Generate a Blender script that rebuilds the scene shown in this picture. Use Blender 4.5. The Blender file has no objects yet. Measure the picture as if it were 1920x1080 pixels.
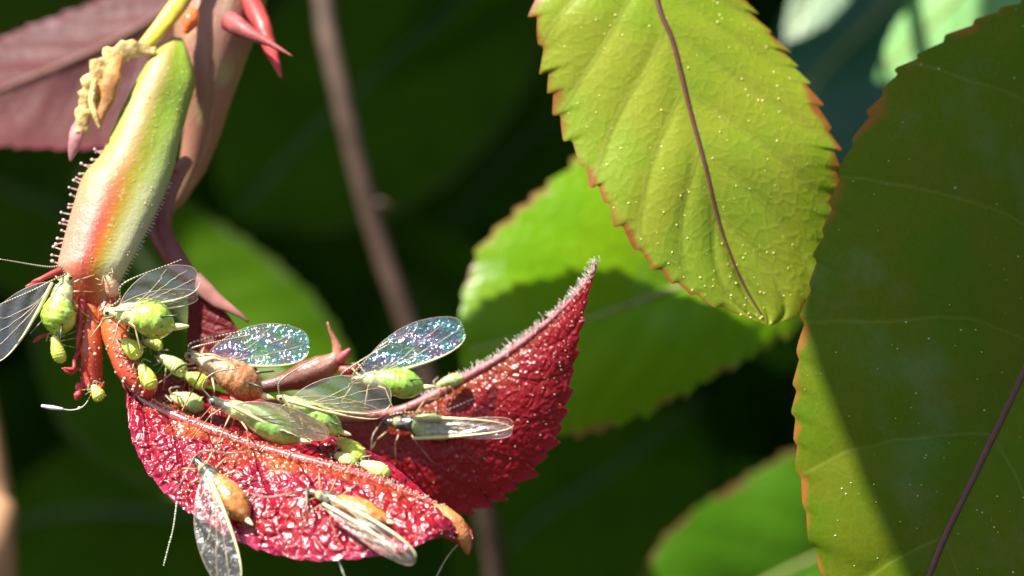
import bpy, math, random
import numpy as np
from mathutils import Vector
from mathutils.bvhtree import BVHTree

random.seed(7); rng = np.random.default_rng(7)
R = math.radians
sc = bpy.context.scene
col = sc.collection
# Macro view: one Blender metre stands for one real centimetre.

# ------------------------------------------------------------------ camera
CAMD = 20.0                      # camera to focus plane
FOC = 400.0                      # photo pixels per unit on the focus plane
cam_d = bpy.data.cameras.new('camera'); cam = bpy.data.objects.new('camera', cam_d); col.objects.link(cam)
cam.location = (0, -CAMD, 0); cam.rotation_euler = (R(90), 0, 0)
cam_d.sensor_width = 36; cam_d.lens = 36 * CAMD / (1920 / FOC)
cam_d.clip_start = 0.1; cam_d.clip_end = 4000
cam_d.dof.use_dof = True; cam_d.dof.focus_distance = CAMD - 0.2
cam_d.dof.aperture_fstop = cam_d.lens / 1000 / 0.42
sc.camera = cam

# ------------------------------------------------------------------ sky, sun, exposure
SUN = Vector((-0.46, -0.30, 0.84)).normalized()      # towards the sun
el = math.asin(SUN.z); az = math.atan2(SUN.x, SUN.y)
w = bpy.data.worlds.new('World'); sc.world = w; w.use_nodes = True
nt = w.node_tree; bg = nt.nodes['Background']
sky = nt.nodes.new('ShaderNodeTexSky'); sky.sky_type = 'NISHITA'; sky.sun_disc = False
sky.sun_elevation = el; sky.sun_rotation = az
nt.links.new(sky.outputs[0], bg.inputs[0]); bg.inputs[1].default_value = 0.07
sl = bpy.data.lights.new('sun', 'SUN'); sl.energy = 5.0; sl.angle = R(0.5); sl.color = (1, 0.95, 0.86)
so = bpy.data.objects.new('sun', sl); col.objects.link(so)
so.rotation_euler = (-SUN).to_track_quat('-Z', 'Y').to_euler(); so.location = SUN * 60
sc.view_settings.view_transform = 'Standard'; sc.view_settings.look = 'None'
sc.view_settings.exposure = 1.45; sc.view_settings.gamma = 1.0
sc.cycles.use_denoising = True
sc.cycles.max_bounces = 10; sc.cycles.transparent_max_bounces = 24
sc.cycles.transmission_bounces = 8; sc.cycles.sample_clamp_indirect = 8
sc.cycles.caustics_reflective = False; sc.cycles.caustics_refractive = False

# ------------------------------------------------------------------ helpers
def P(x, y, Y=0.0):
    k = (CAMD + Y) / CAMD / FOC
    return np.array(((x - 960) * k, Y, (540 - y) * k))
def PP(pts): return np.array([P(*p) for p in pts])
def nrm(v):
    v = np.asarray(v, float); n = np.linalg.norm(v, axis=-1, keepdims=True); return v / np.maximum(n, 1e-9)

def spline(pts, n, even=True):
    p = np.asarray(pts, float)
    if len(p) == 2:
        t = np.linspace(0, 1, n)[:, None]; return p[0] * (1 - t) + p[1] * t
    e = np.vstack([2 * p[0] - p[1], p, 2 * p[-1] - p[-2]])
    out = []
    m = 24
    for i in range(1, len(e) - 2):
        a, b, c, d = e[i - 1], e[i], e[i + 1], e[i + 2]
        t = np.linspace(0, 1, m, endpoint=False)[:, None]
        out.append(0.5 * ((2 * b) + (c - a) * t + (2 * a - 5 * b + 4 * c - d) * t**2 + (3 * b - a - 3 * c + d) * t**3))
    out = np.vstack(out + [p[-1:]])
    if even:
        s = np.r_[0, np.cumsum(np.linalg.norm(np.diff(out, axis=0), axis=1))]
    else:
        s = np.linspace(0, 1, len(out))
    t = np.linspace(0, s[-1], n)
    return np.stack([np.interp(t, s, out[:, k]) for k in range(out.shape[1])], 1)

ORG = {}
def link(o, parent=None):
    col.objects.link(o)
    if parent is not None: o.parent = parent; ORG[o.name] = ORG[parent.name]
    return o
def thing(name, label, cat, loc, group=None):
    o = bpy.data.objects.new(name, None); col.objects.link(o); o.empty_display_size = 0.05
    o.location = [float(c) for c in loc]; ORG[o.name] = np.array(loc, float)
    o['label'] = label; o['category'] = cat
    if group: o['group'] = group
    return o
def mesh(name, V, F, mat, parent=None, uv=None, st=None, smooth=True, kind=None):
    me = bpy.data.meshes.new(name)
    V = np.asarray(V, float)
    if parent is not None: V = V - ORG[parent.name]
    me.from_pydata(V.tolist(), [], F if isinstance(F, list) else F.tolist())
    li = np.empty(len(me.loops), int); me.loops.foreach_get('vertex_index', li)
    for nm, u in (('UVMap', uv), ('st', st)):
        if u is not None:
            l = me.uv_layers.new(name=nm); l.data.foreach_set('uv', np.asarray(u, float)[li].ravel())
    if smooth: me.polygons.foreach_set('use_smooth', [True] * len(me.polygons))
    me.materials.append(mat); me.update()
    o = bpy.data.objects.new(name, me); link(o, parent)
    if parent is None: ORG[o.name] = np.zeros(3)
    if kind: o['kind'] = kind
    return o
def gridfaces(nu, nv, wrap=False):
    i = np.arange(nu - 1)[:, None]; j = np.arange(nv if wrap else nv - 1)[None]
    a = i * nv + j; b = i * nv + (j + 1) % nv
    return np.stack([a, b, b + nv, a + nv], -1).reshape(-1, 4)
def gridnormals(G):
    du = np.gradient(G, axis=0); dv = np.gradient(G, axis=1); return nrm(np.cross(du, dv))

def frames(c, up=None):
    t = nrm(np.gradient(c, axis=0))
    n = np.zeros_like(c)
    a = np.array((0, -1.0, 0)) if up is None else np.asarray(up, float)
    for i in range(len(c)):
        a = a - t[i] * np.dot(a, t[i])
        if np.linalg.norm(a) < 1e-6: a = np.cross(t[i], (0.3, 0.5, 0.8))
        a = a / np.linalg.norm(a); n[i] = a
    return t, n, np.cross(t, n)
def tube_arrays(c, rad, sides=8, flat=1.0, up=None, lump=0.0):
    c = np.asarray(c, float); n = len(c)
    rad = np.interp(np.linspace(0, 1, n), np.linspace(0, 1, len(np.atleast_1d(rad))), np.atleast_1d(rad))
    t, a, b = frames(c, up)
    th = np.linspace(0, 2 * np.pi, sides, endpoint=False)
    lm = rng.standard_normal((n, sides))
    for _ in range(2):
        lm = (lm + np.roll(lm, 1, 1) + np.roll(lm, -1, 1)) / 3; e_ = np.vstack([lm[:1], lm, lm[-1:]]); lm = (e_[:-2] + e_[1:-1] + e_[2:]) / 3
    r = rad[:, None] * (1 + 2.6 * lump * lm)
    G = c[:, None] + r[..., None] * (a[:, None] * (np.cos(th) * flat)[None, :, None] + b[:, None] * np.sin(th)[None, :, None])
    V = np.vstack([G.reshape(-1, 3), c[0] - t[0] * rad[0] * .4, c[-1] + t[-1] * rad[-1] * .4])
    F = gridfaces(n, sides, True).tolist()
    for j in range(sides):
        F.append([n * sides, (j + 1) % sides, j]); F.append([n * sides + 1, (n - 1) * sides + j, (n - 1) * sides + (j + 1) % sides])
    s = np.r_[0, np.cumsum(np.linalg.norm(np.diff(c, axis=0), axis=1))]
    st = np.stack(np.broadcast_arrays((np.linspace(0, 1, n))[:, None], (np.arange(sides) / sides)[None]), -1).reshape(-1, 2)
    uv = np.stack(np.broadcast_arrays(s[:, None], (th * rad.mean())[None]), -1).reshape(-1, 2)
    st = np.vstack([st, [0, 0], [1, 0]]); uv = np.vstack([uv, uv[:1], uv[-1:]])
    return V, F, uv, st
def tube4(name, pts, mat, parent, sides=14, n=40, flat=1.0, lump=0.0, up=None):
    q = spline(np.array([[*P(*p[:3]), p[3]] for p in pts]), n)
    V, F, uv, st = tube_arrays(q[:, :3], q[:, 3], sides, flat, up, lump)
    return mesh(name, V, F, mat, parent, uv, st), V, F
def tube(name, c, rad, mat, parent, sides=8, flat=1.0, up=None, n=None, kind=None, lump=0.0):
    c = np.asarray(c, float)
    if n: c = spline(c, n)
    V, F, uv, st = tube_arrays(c, rad, sides, flat, up, lump)
    return mesh(name, V, F, mat, parent, uv, st, kind=kind), V, F
BV = []
def addbvh(V, F): BV.append(BVHTree.FromPolygons([tuple(v) for v in V], [tuple(f) for f in F]))
CAMP = Vector((0, -CAMD, 0))
def ray(x, y):
    d = (Vector(P(x, y, 0)) - CAMP).normalized(); best = None
    for b in BV:
        h = b.ray_cast(CAMP, d)
        if h[0] is not None and (best is None or h[3] < best[2]): best = (np.array(h[0]), np.array(h[1]), h[3])
    return best
def near(p):
    best = None
    for b in BV:
        h = b.find_nearest(Vector(p))
        if h[0] is not None and (best is None or h[3] < best[1]): best = (np.array(h[0]), h[3])
    return best

# ---- small blobs joined into one "stuff" part
ICO = None
def ico():
    global ICO
    if ICO is None:
        f = (1 + 5**.5) / 2
        v = nrm(np.array([(-1, f, 0), (1, f, 0), (-1, -f, 0), (1, -f, 0), (0, -1, f), (0, 1, f), (0, -1, -f), (0, 1, -f), (f, 0, -1), (f, 0, 1), (-f, 0, -1), (-f, 0, 1)]))
        F = np.array([(0, 11, 5), (0, 5, 1), (0, 1, 7), (0, 7, 10), (0, 10, 11), (1, 5, 9), (5, 11, 4), (11, 10, 2), (10, 7, 6), (7, 1, 8), (3, 9, 4), (3, 4, 2), (3, 2, 6), (3, 6, 8), (3, 8, 9), (4, 9, 5), (2, 4, 11), (6, 2, 10), (8, 6, 7), (9, 8, 1)])
        ICO = (v, F)
    return ICO
def blobs(name, pts, rads, mat, parent, kind='stuff'):
    v, F = ico()
    V = np.concatenate([p + v * r for p, r in zip(pts, rads)])
    FF = np.concatenate([F + 12 * i for i in range(len(pts))])
    return mesh(name, V, FF, mat, parent, kind=kind)
def hairs(name, roots, tips, r, mat, parent, ball=0.0, kind='stuff'):
    V = []; F = []; k = 0; iv, iF = ico()
    for a, b in zip(roots, tips):
        d = b - a; x = nrm(np.cross(d, (0.3, 0.9, 0.2))); y = nrm(np.cross(d, x))
        for q, rr in ((a, r), (a + d * .6, r * .7)):
            for j in range(3):
                th = j * 2.094; V.append(q + rr * (x * math.cos(th) + y * math.sin(th)))
        V.append(b)
        for j in range(3):
            F.append([k + j, k + (j + 1) % 3, k + 3 + (j + 1) % 3, k + 3 + j]); F.append([k + 3 + j, k + 3 + (j + 1) % 3, k + 6])
        k += 7
        if ball:
            br = ball * random.uniform(.7, 1.2)
            V.extend(list(b + iv * br)); F.extend((iF + k).tolist()); k += 12
    return mesh(name, np.array(V), F, mat, parent, kind=kind)

# ------------------------------------------------------------------ materials
class NT:
    def __init__(s, name):
        s.m = bpy.data.materials.new(name); s.m.use_nodes = True; s.t = s.m.node_tree
        s.p = s.t.nodes['Principled BSDF']; s.out = s.t.nodes['Material Output']
    def n(s, typ, **k):
        x = s.t.nodes.new('ShaderNode' + typ)
        for a, b in k.items(): setattr(x, a, b)
        return x
    def l(s, a, b): s.t.links.new(a, b)
    def val(s, sock, v):
        if hasattr(v, 'is_linked') or isinstance(v, bpy.types.NodeSocket): s.l(v, sock)
        else: sock.default_value = v
    def math(s, op, a, b=None, c=None, clamp=False):
        x = s.n('Math', operation=op); x.use_clamp = clamp
        for i, v in enumerate((a, b, c)):
            if v is not None: s.val(x.inputs[i], v)
        return x.outputs[0]
    def mix(s, f, a, b, blend='MIX'):
        x = s.n('Mix', data_type='RGBA', blend_type=blend)
        s.val(x.inputs['Factor'], f)
        s.val(x.inputs[6], a); s.val(x.inputs[7], b); return x.outputs[2]
    def uv(s, name): return s.n('UVMap', uv_map=name).outputs[0]
    def noise(s, vec, scale, detail=3, rough=.5):
        x = s.n('TexNoise'); x.inputs['Scale'].default_value = scale; x.inputs['Detail'].default_value = detail
        x.inputs['Roughness'].default_value = rough
        if vec is not None: s.l(vec, x.inputs['Vector'])
        return x.outputs[0]
    def ramp(s, f, stops, interp='LINEAR'):
        x = s.n('ValToRGB'); e = x.color_ramp.elements; x.color_ramp.interpolation = interp
        while len(e) < len(stops): e.new(0.5)
        for el_, (pos, c) in zip(e, stops): el_.position = pos; el_.color = c if len(c) == 4 else (*c, 1)
        s.l(f, x.inputs[0]); return x.outputs[0]
    def smooth(s, v, a, b, o0=0.0, o1=1.0):
        x = s.n('MapRange', interpolation_type='SMOOTHSTEP'); s.val(x.inputs[0], v)
        for i, q in enumerate((a, b, o0, o1)): x.inputs[i + 1].default_value = q
        return x.outputs[0]
def c4(c): return (*c, 1)
def simple(name, colr, rough=.45, spec=.5, sub=0.0, noise=0.25, nscale=20, bump=0.0, coat=0.0, trans=0.0):
    t = NT(name); tc = t.n('TexCoord').outputs['Object']
    nz = t.noise(tc, nscale, 4)
    d = tuple(x * (1 - noise) for x in colr); b = tuple(min(1, x * (1 + noise)) for x in colr)
    t.l(t.ramp(nz, [(.3, d), (.7, b)]), t.p.inputs['Base Color'])
    t.p.inputs['Roughness'].default_value = rough; t.p.inputs['Specular IOR Level'].default_value = spec
    if sub:
        t.p.inputs['Subsurface Weight'].default_value = sub; t.p.inputs['Subsurface Radius'].default_value = (.06, .05, .02); t.p.inputs['Subsurface Scale'].default_value = 1.0
    t.p.inputs['Coat Weight'].default_value = coat; t.p.inputs['Coat Roughness'].default_value = .12
    if bump:
        bn = t.n('Bump'); bn.inputs['Strength'].default_value = bump; bn.inputs['Distance'].default_value = .01
        t.l(t.noise(tc, nscale * 3, 3), bn.inputs['Height']); t.l(bn.outputs[0], t.p.inputs['Normal'])
    if trans:
        tr = t.n('BsdfTranslucent'); tr.inputs[0].default_value = c4(tuple(min(1, x * 1.5) for x in colr))
        mx = t.n('MixShader'); mx.inputs[0].default_value = trans
        t.l(t.p.outputs[0], mx.inputs[1]); t.l(tr.outputs[0], mx.inputs[2]); t.l(mx.outputs[0], t.out.inputs[0])
    return t.m
def leafmat(name, base, base2, vein=None, margin=None, trans=(.3, .5, .05), tfac=.35, rough=.38, spec=.5,
            nveins=8, slope=.22, veinw=.06, cell=22.0, bump=.35, nscale=2.0, mstart=.9, sheen=0.0, speck=None, base3=None, finebump=.18, patch=None, net=.35, vfac=.75):
    t = NT(name); uv = t.uv('UVMap'); st = t.uv('st')
    nz = t.noise(uv, nscale, 4, .6)
    c = t.mix(t.smooth(nz, .35, .65), c4(base), c4(base2))
    fine = t.noise(uv, 60, 4, .7)
    c = t.mix(t.math('MULTIPLY', t.smooth(fine, .35, .7), .28), c, c4(tuple(x * .45 for x in base)))
    sx = t.n('SeparateXYZ'); t.l(st, sx.inputs[0]); u = sx.outputs[0]
    av = t.math('ABSOLUTE', t.math('MULTIPLY', t.math('SUBTRACT', sx.outputs[1], .5), 2.0))
    wob = t.math('MULTIPLY', t.math('SUBTRACT', t.noise(uv, 1.6, 2), .5), .035)
    ph = t.math('MULTIPLY', t.math('ADD', t.math('SUBTRACT', u, t.math('MULTIPLY', t.math('POWER', av, .85), slope)), wob), float(nveins))
    fr = t.math('ABSOLUTE', t.math('SUBTRACT', t.math('FRACT', ph), .5))     # 0.5 at vein centre... distance
    vmask = t.smooth(fr, .5 - veinw, .5)
    vo = t.n('TexVoronoi', feature='DISTANCE_TO_EDGE'); vo.inputs['Scale'].default_value = cell
    wv = t.n('VectorMath', operation='ADD'); t.l(uv, wv.inputs[0])
    nn = t.n('TexNoise'); nn.inputs['Scale'].default_value = 9; t.l(uv, nn.inputs['Vector'])
    sc_ = t.n('VectorMath', operation='SCALE'); t.l(nn.outputs[1], sc_.inputs[0]); sc_.inputs['Scale'].default_value = .06
    t.l(sc_.outputs[0], wv.inputs[1]); t.l(wv.outputs[0], vo.inputs['Vector'])
    cellh = t.smooth(vo.outputs['Distance'], 0, .22)
    if base3:      # orange pigment that fades out from the midrib and the leaf base
        f3 = t.math('ADD', t.math('ADD', av, t.math('MULTIPLY', u, .35)), t.math('MULTIPLY', t.math('SUBTRACT', t.noise(uv, 5, 3), .5), .9))
        c = t.mix(t.smooth(f3, .55, .10), c, c4(base3))
    if vein:
        c = t.mix(t.math('MULTIPLY', vmask, vfac), c, c4(vein))
        c = t.mix(t.math('MULTIPLY', t.math('SUBTRACT', 1.0, cellh), net), c, c4(vein))
    if speck:
        v2 = t.n('TexVoronoi'); v2.inputs['Scale'].default_value = 34; t.l(uv, v2.inputs['Vector'])
        sp = t.math('MULTIPLY', t.smooth(v2.outputs['Distance'], .16, .08), t.math('GREATER_THAN', t.noise(uv, 7, 2), .5))
        c = t.mix(t.math('MULTIPLY', sp, .8), c, c4(speck))
    if margin:
        edge = t.math('ADD', av, t.math('MULTIPLY', t.math('SUBTRACT', t.noise(uv, 5, 3), .5), .25))
        c = t.mix(t.smooth(edge, mstart, 1.02), c, c4(margin))
    t.l(c, t.p.inputs['Base Color'])
    rn = t.math('ADD', t.math('MULTIPLY', fine, .25), rough - .12); t.l(rn, t.p.inputs['Roughness'])
    t.p.inputs['Specular IOR Level'].default_value = spec
    if patch: t.l(t.smooth(t.noise(uv, 1.3, 5, .65), .52, .72, patch[0], patch[1]), t.p.inputs['Specular IOR Level'])
    b1 = t.n('Bump'); b1.inputs['Strength'].default_value = bump; b1.inputs['Distance'].default_value = .02
    hh = t.math('ADD', t.math('MULTIPLY', cellh, .6), t.math('ADD', t.math('MULTIPLY', vmask, -.6), t.math('MULTIPLY', fine, finebump)))
    t.l(hh, b1.inputs['Height']); t.l(b1.outputs[0], t.p.inputs['Normal'])
    tr = t.n('BsdfTranslucent')
    tc_ = t.mix(.75, c, c4(trans)); t.l(tc_, tr.inputs[0])
    mx = t.n('MixShader'); mx.inputs[0].default_value = tfac
    t.l(t.p.outputs[0], mx.inputs[1]); t.l(tr.outputs[0], mx.inputs[2]); t.l(mx.outputs[0], t.out.inputs[0])
    return t.m

# ------------------------------------------------------------------ leaf builder
def leaf_arrays(mid, left, right, nu=120, nh=24, bulge=(.0, .0), teeth=.03, nteeth=26, veins=8, vdepth=.012,
                slope=.22, cells=0.0, cellsize=.05, wave=0.0, hook=.6):
    """mid/left/right: 3-D control points, base first. Returns grid (nu, 2nh+1), normals, uv, st."""
    M = spline(mid, nu); u = np.linspace(0, 1, nu)
    halves = []
    for sgn, pts, bl in ((-1, left, bulge[0]), (1, right, bulge[1])):
        if pts is None: continue
        Lc = spline(pts, nu)
        L = np.linalg.norm(np.diff(Lc, axis=0), axis=1).sum()
        ph = (u * nteeth + .15 * np.sin(u * 37)) % 1.0
        amp = teeth * np.sin(np.pi * np.clip(u * 1.02, 0, 1))**.4 * (.75 + .25 * np.sin(np.floor(u * nteeth) * 2.7))
        tooth = np.where(ph < .78, ph / .78, (1 - ph) / .22) * amp
        out = nrm(Lc - M); tan = nrm(np.gradient(Lc, axis=0))
        E = Lc + out * tooth[:, None] + tan * (tooth * hook)[:, None]
        v = np.linspace(0, 1, nh + 1)[None, :, None]
        pn = nrm(np.cross(np.gradient(M, axis=0), (Lc - M) * sgn))
        wdt = np.linalg.norm(Lc - M, axis=1)[:, None, None]
        base = M[:, None] * (1 - v) + Lc[:, None] * v
        base = base + (E - Lc)[:, None] * np.clip((v - .75) / .25, 0, 1)**1.5
        base = base + pn[:, None] * (4 * v * (1 - v)) * bl * wdt
        if wave: base = base + pn[:, None] * wave * (v**2) * np.sin(u * 21 + sgn)[:, None, None]
        halves.append((sgn, base))
    if len(halves) == 2: G = np.concatenate([halves[0][1][:, ::-1], halves[1][1][:, 1:]], 1); vv = np.r_[-np.linspace(1, 0, nh + 1), np.linspace(0, 1, nh + 1)[1:]]
    else:
        s, b = halves[0]
        G = b if s > 0 else b[:, ::-1]; vv = np.linspace(0, 1, nh + 1) if s > 0 else -np.linspace(1, 0, nh + 1)
    N = gridnormals(G)
    av = np.abs(vv)[None]; uu = u[:, None]
    du = np.r_[0, np.cumsum(np.linalg.norm(np.diff(G.mean(1), axis=0), axis=1))][:, None] * np.ones_like(av)
    dv = np.concatenate([np.zeros((nu, 1)), np.cumsum(np.linalg.norm(np.diff(G, axis=1), axis=2), axis=1)], 1)
    dv = dv - dv[:, [np.argmin(np.abs(vv))]]
    ph = ((uu - slope * av**.85) * veins) % 1.0
    d = vdepth * (np.abs(np.sin(np.pi * ph))**.6 - .6) * np.clip(av * 6, 0, 1) * np.clip((1 - av) * 5, 0, 1)
    if cells:
        q = np.stack([du, dv], -1).reshape(-1, 2)
        lo, hi = q.min(0), q.max(0); ar = (hi - lo)
        k = int(ar[0] * ar[1] / cellsize**2) + 4
        sd = lo + rng.random((k, 2)) * ar
        h = np.empty(len(q))
        for i in range(0, len(q), 4000):
            dd = np.sqrt(((q[i:i + 4000, None] - sd[None])**2).sum(-1)); dd.partition(1, axis=1)
            h[i:i + 4000] = 1 - np.exp(-((dd[:, 1] - dd[:, 0]) / (cellsize * .26))**1.3)
        h = h.reshape(du.shape) * np.clip((1 - av) * 12, 0, 1) * np.clip(av * 12, .0, 1)
        d = d + cells * (h - .5)
    G = G + N * d[..., None]
    uv = np.stack([du, dv], -1).reshape(-1, 2)
    st = np.stack(np.broadcast_arrays(uu, (vv * .5 + .5)[None]), -1).reshape(-1, 2)
    return G, gridnormals(G), uv, st, M
def leaf_mesh(name, arrs, mat, parent):
    G, N, uv, st, M = arrs
    F = gridfaces(G.shape[0], G.shape[1])
    return mesh(name, G.reshape(-1, 3), F, mat, parent, uv, st), F
def scatter(arrs, n, vmin=.02, vmax=.95):
    G, N = arrs[0], arrs[1]
    i = rng.integers(2, G.shape[0] - 2, n); j = (rng.uniform(vmin, vmax, n) * (G.shape[1] - 1)).astype(int)
    return G[i, j], N[i, j]
def face_cam(Nn):
    s = np.where(Nn[:, 1:2] > 0, -1, 1); return Nn * s

# ==================================================================
#  THE SETTING
# ==================================================================
soil = NT('soil'); tc = soil.n('TexCoord').outputs['Object']
soil.l(soil.ramp(soil.noise(tc, .6, 6, .7), [(.3, (.02, .014, .009)), (.7, (.07, .05, .032))]), soil.p.inputs['Base Color'])
soil.p.inputs['Roughness'].default_value = .95
gn = 60; gx = np.sinh(np.linspace(-5.5, 5.5, gn)) * 14
GX, GY = np.meshgrid(gx, gx, indexing='ij'); GZ = -34 + rng.standard_normal(GX.shape) * .3
o = mesh('ground', np.stack([GX, GY + 15, GZ], -1).reshape(-1, 3), gridfaces(gn, gn), soil.m); o['kind'] = 'structure'
# ---- the bush behind: one dark mass of leaves
def foliage_mass(name, n, box, size, mat, label, cat, seed):
    g = np.random.default_rng(seed)
    lo, hi = np.array(box[0]), np.array(box[1])
    c = lo + g.random((n, 3)) * (hi - lo)
    ax = nrm(g.standard_normal((n, 3)) + np.array((0, -.4, -.5))); up = nrm(g.standard_normal((n, 3)) + np.array((-.3, -.6, 1.0)))
    sd = nrm(np.cross(ax, up)); up = np.cross(sd, ax)
    ln = g.uniform(size[0], size[1], n)[:, None]; wd = ln * g.uniform(.28, .36, n)[:, None]
    prof = [(-.5, 0, 0), (-.2, .8, .12), (.12, .95, .12), (.36, .5, .06), (.5, 0, -.06)]
    V = []
    for a, b, h in prof:
        if b == 0: V.append(c + ax * ln * a + up * ln * h)
        else: V += [c + ax * ln * a - sd * wd * b + up * ln * h, c + ax * ln * a, c + ax * ln * a + sd * wd * b + up * ln * h]
    V = np.stack(V, 1).reshape(-1, 3)          # 11 per leaf: 0 | 1 2 3 | 4 5 6 | 7 8 9 | 10
    f = [(0, 1, 2), (0, 2, 3), (1, 4, 5, 2), (2, 5, 6, 3), (4, 7, 8, 5), (5, 8, 9, 6), (7, 10, 8), (8, 10, 9)]
    F = [tuple(q + 11 * i for q in t_) for i in range(n) for t_ in f]
    o = mesh(name, V, F, mat, kind='stuff'); o['label'] = label; o['category'] = cat
    return o
m_bush = NT('bush_leaf'); tc = m_bush.n('TexCoord').outputs['Object']
m_bush.l(m_bush.ramp(m_bush.noise(tc, .35, 4, .6), [(.3, (.035, .12, .004)), (.55, (.055, .16, .006)), (.75, (.08, .085, .012))]), m_bush.p.inputs['Base Color'])
m_bush.p.inputs['Specular IOR Level'].default_value = .04
trb = m_bush.n('BsdfTranslucent'); trb.inputs[0].default_value = (.11, .28, .006, 1); mxb = m_bush.n('MixShader'); mxb.inputs[0].default_value = .4
m_bush.l(m_bush.p.outputs[0], mxb.inputs[1]); m_bush.l(trb.outputs[0], mxb.inputs[2]); m_bush.l(mxb.outputs[0], m_bush.out.inputs[0])
m_bush.p.inputs['Roughness'].default_value = .5
foliage_mass('bush_foliage', 8000, ((-30, 9, -34), (30, 27, 17)), (3.2, 5.5), m_bush.m, 'dark green mass of rose bush leaves filling the blurred background', 'foliage', 3)
foliage_mass('bush_foliage', 1700, ((-34, 4.2, 9), (30, 13, 16)), (3.2, 5.5), m_bush.m, 'unseen rose leaves added above the view to shade the background', 'foliage', 5)  # out-of-view canopy added to keep sun off the bush front
foliage_mass('bush_foliage', 500, ((-36, 3.4, 9), (-7, 7, 16)), (3.2, 5.5), m_bush.m, 'unseen rose leaves added above the view to shade the dull mid-green leaf', 'foliage', 9)  # extra unseen canopy, added so the dull mid-green leaf falls in shade
m_cane = simple('cane_bark', (.075, .045, .032), .6, .3, noise=.35, nscale=6)
m_cane_tan = simple('cane_tan', (.40, .22, .12), .55, .3, noise=.2, nscale=5)
m_mid_green = simple('midrib_green', (.18, .22, .05), .4)
m_mid_dark = simple('midrib_dark', (.03, .07, .012), .5)
m_mid_red = simple('midrib_red', (.10, .028, .018), .45)

def rose_leaf(name, label, mid, left, right, mat, midmat, mrad=(.05, .012), group=None, petiole=None, specks=None, shift=0.0, **k):
    sh = np.array(SUN) * shift
    mid, left, right = PP(mid) + sh, PP(left) + sh, PP(right) + sh
    t = thing(name, label, 'leaf', mid[0], group)
    ar = leaf_arrays(mid, left, right, **k)
    ob, F = leaf_mesh('blade', ar, mat, t)
    c = ar[0][:, ar[0].shape[1] // 2]
    tube('midrib', c[:-2:3], np.linspace(mrad[0], mrad[1], 10), midmat, t, 6, flat=.6)
    if petiole is not None: tube('petiole', np.vstack([PP(petiole)[:2] + sh, PP(petiole)[2:]]) if len(petiole) > 2 else PP(petiole) + sh, (mrad[0] * 1.1, mrad[0] * 1.5), midmat, t, 8, n=14)
    if specks:
        n, r, m = specks
        p, q = scatter(ar, n); q = face_cam(q)
        blobs('pollen_specks', p - q * r * .12, (.25 + .85 * rng.random(n)**2) * r, m, t)
    return t, ar

m_gold = simple('pollen_gold', (.75, .62, .22), .35, .5, noise=.2)
m_pale = simple('dust_pale', (.42, .45, .26), .6, .3, noise=.2)
# broad leaf, top of picture, yellow-green, gold specks and red teeth
mF = leafmat('leaf_yellow_green', (.26, .38, .016), (.36, .40, .025), vein=(.30, .33, .04), net=.12, margin=(.33, .09, .02), trans=(.50, .62, .03), tfac=.42, rough=.45, spec=.35, nveins=9, cell=16, bump=.10, mstart=.93, speck=(.5, .42, .12))
F_t, F_ar = rose_leaf('rose_leaf', 'yellow-green rose leaf with red teeth and gold specks, its dark midrib hanging down', 
    [(1195, -380, .9), (1215, -150, .6), (1232, 0, .45), (1262, 80, .4), (1292, 200, .35), (1322, 310, .3), (1352, 430, .3), (1392, 530, .3), (1440, 612, .3)],
    [(1195, -380, .9), (1060, -220, .7), (1010, 0, .45), (1022, 100, .4), (1046, 200, .35), (1085, 285, .3), (1135, 370, .25), (1185, 450, .22), (1240, 505, .2), (1310, 552, .2), (1385, 588, .25), (1440, 612, .3)],
    [(1195, -380, .9), (1310, -160, .8), (1390, 0, .7), (1452, 70, .65), (1505, 150, .6), (1545, 235, .55), (1566, 310, .5), (1560, 410, .45), (1530, 520, .4), (1490, 590, .35), (1440, 612, .3)],
    mF, m_mid_red, (.018, .008), nu=260, nh=30, bulge=(.05, .05), teeth=.05, nteeth=27, veins=9, vdepth=.014, wave=.015,
    petiole=[(1195, -380, .9), (1180, -520, 1.6), (1220, -800, 4), (1300, -1300, 9)], specks=(520, .0058, m_gold))
# big dark leaf on the right
mG = leafmat('leaf_olive', (.074, .138, .004), (.105, .132, .006), vein=(.17, .20, .03), patch=(.05, .4), net=.06, vfac=.4, margin=(.26, .10, .02), trans=(.30, .42, .02), tfac=.20, rough=.42, spec=.3, nveins=7, cell=14, bump=.05, mstart=.965, veinw=.025, slope=.16)
G_t, G_ar = rose_leaf('rose_leaf', 'large dark olive rose leaf with maroon midrib and a sunlit yellow-green serrated edge',
    [(2170, 130, .9), (2040, 420, .5), (1922, 690, .15), (1832, 880, -.05), (1742, 1080, -.2), (1640, 1420, -.3)],
    [(2170, 130, .9), (2040, 10, .75), (1925, 5, .6), (1815, 52, .48), (1692, 132, .36), (1640, 205, .28), (1592, 290, .22), (1560, 390, .16), (1530, 500, .1), (1510, 600, .06), (1500, 660, .02), (1492, 790, -.02), (1503, 900, -.05), (1518, 990, -.08), (1545, 1085, -.1), (1640, 1420, -.3)],
    [(2170, 130, .9), (2330, 420, .7), (2270, 830, .2), (2040, 1200, -.1), (1640, 1420, -.3)],
    mG, m_mid_red, (.024, .014), nu=300, nh=34, bulge=(.10, .06), teeth=.035, nteeth=34, veins=7, vdepth=.02, slope=.16,
    petiole=[(2170, 130, .9), (2230, -60, 1.6), (2300, -500, 4), (2350, -1200, 9)], specks=(420, .006, m_pale))
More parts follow.
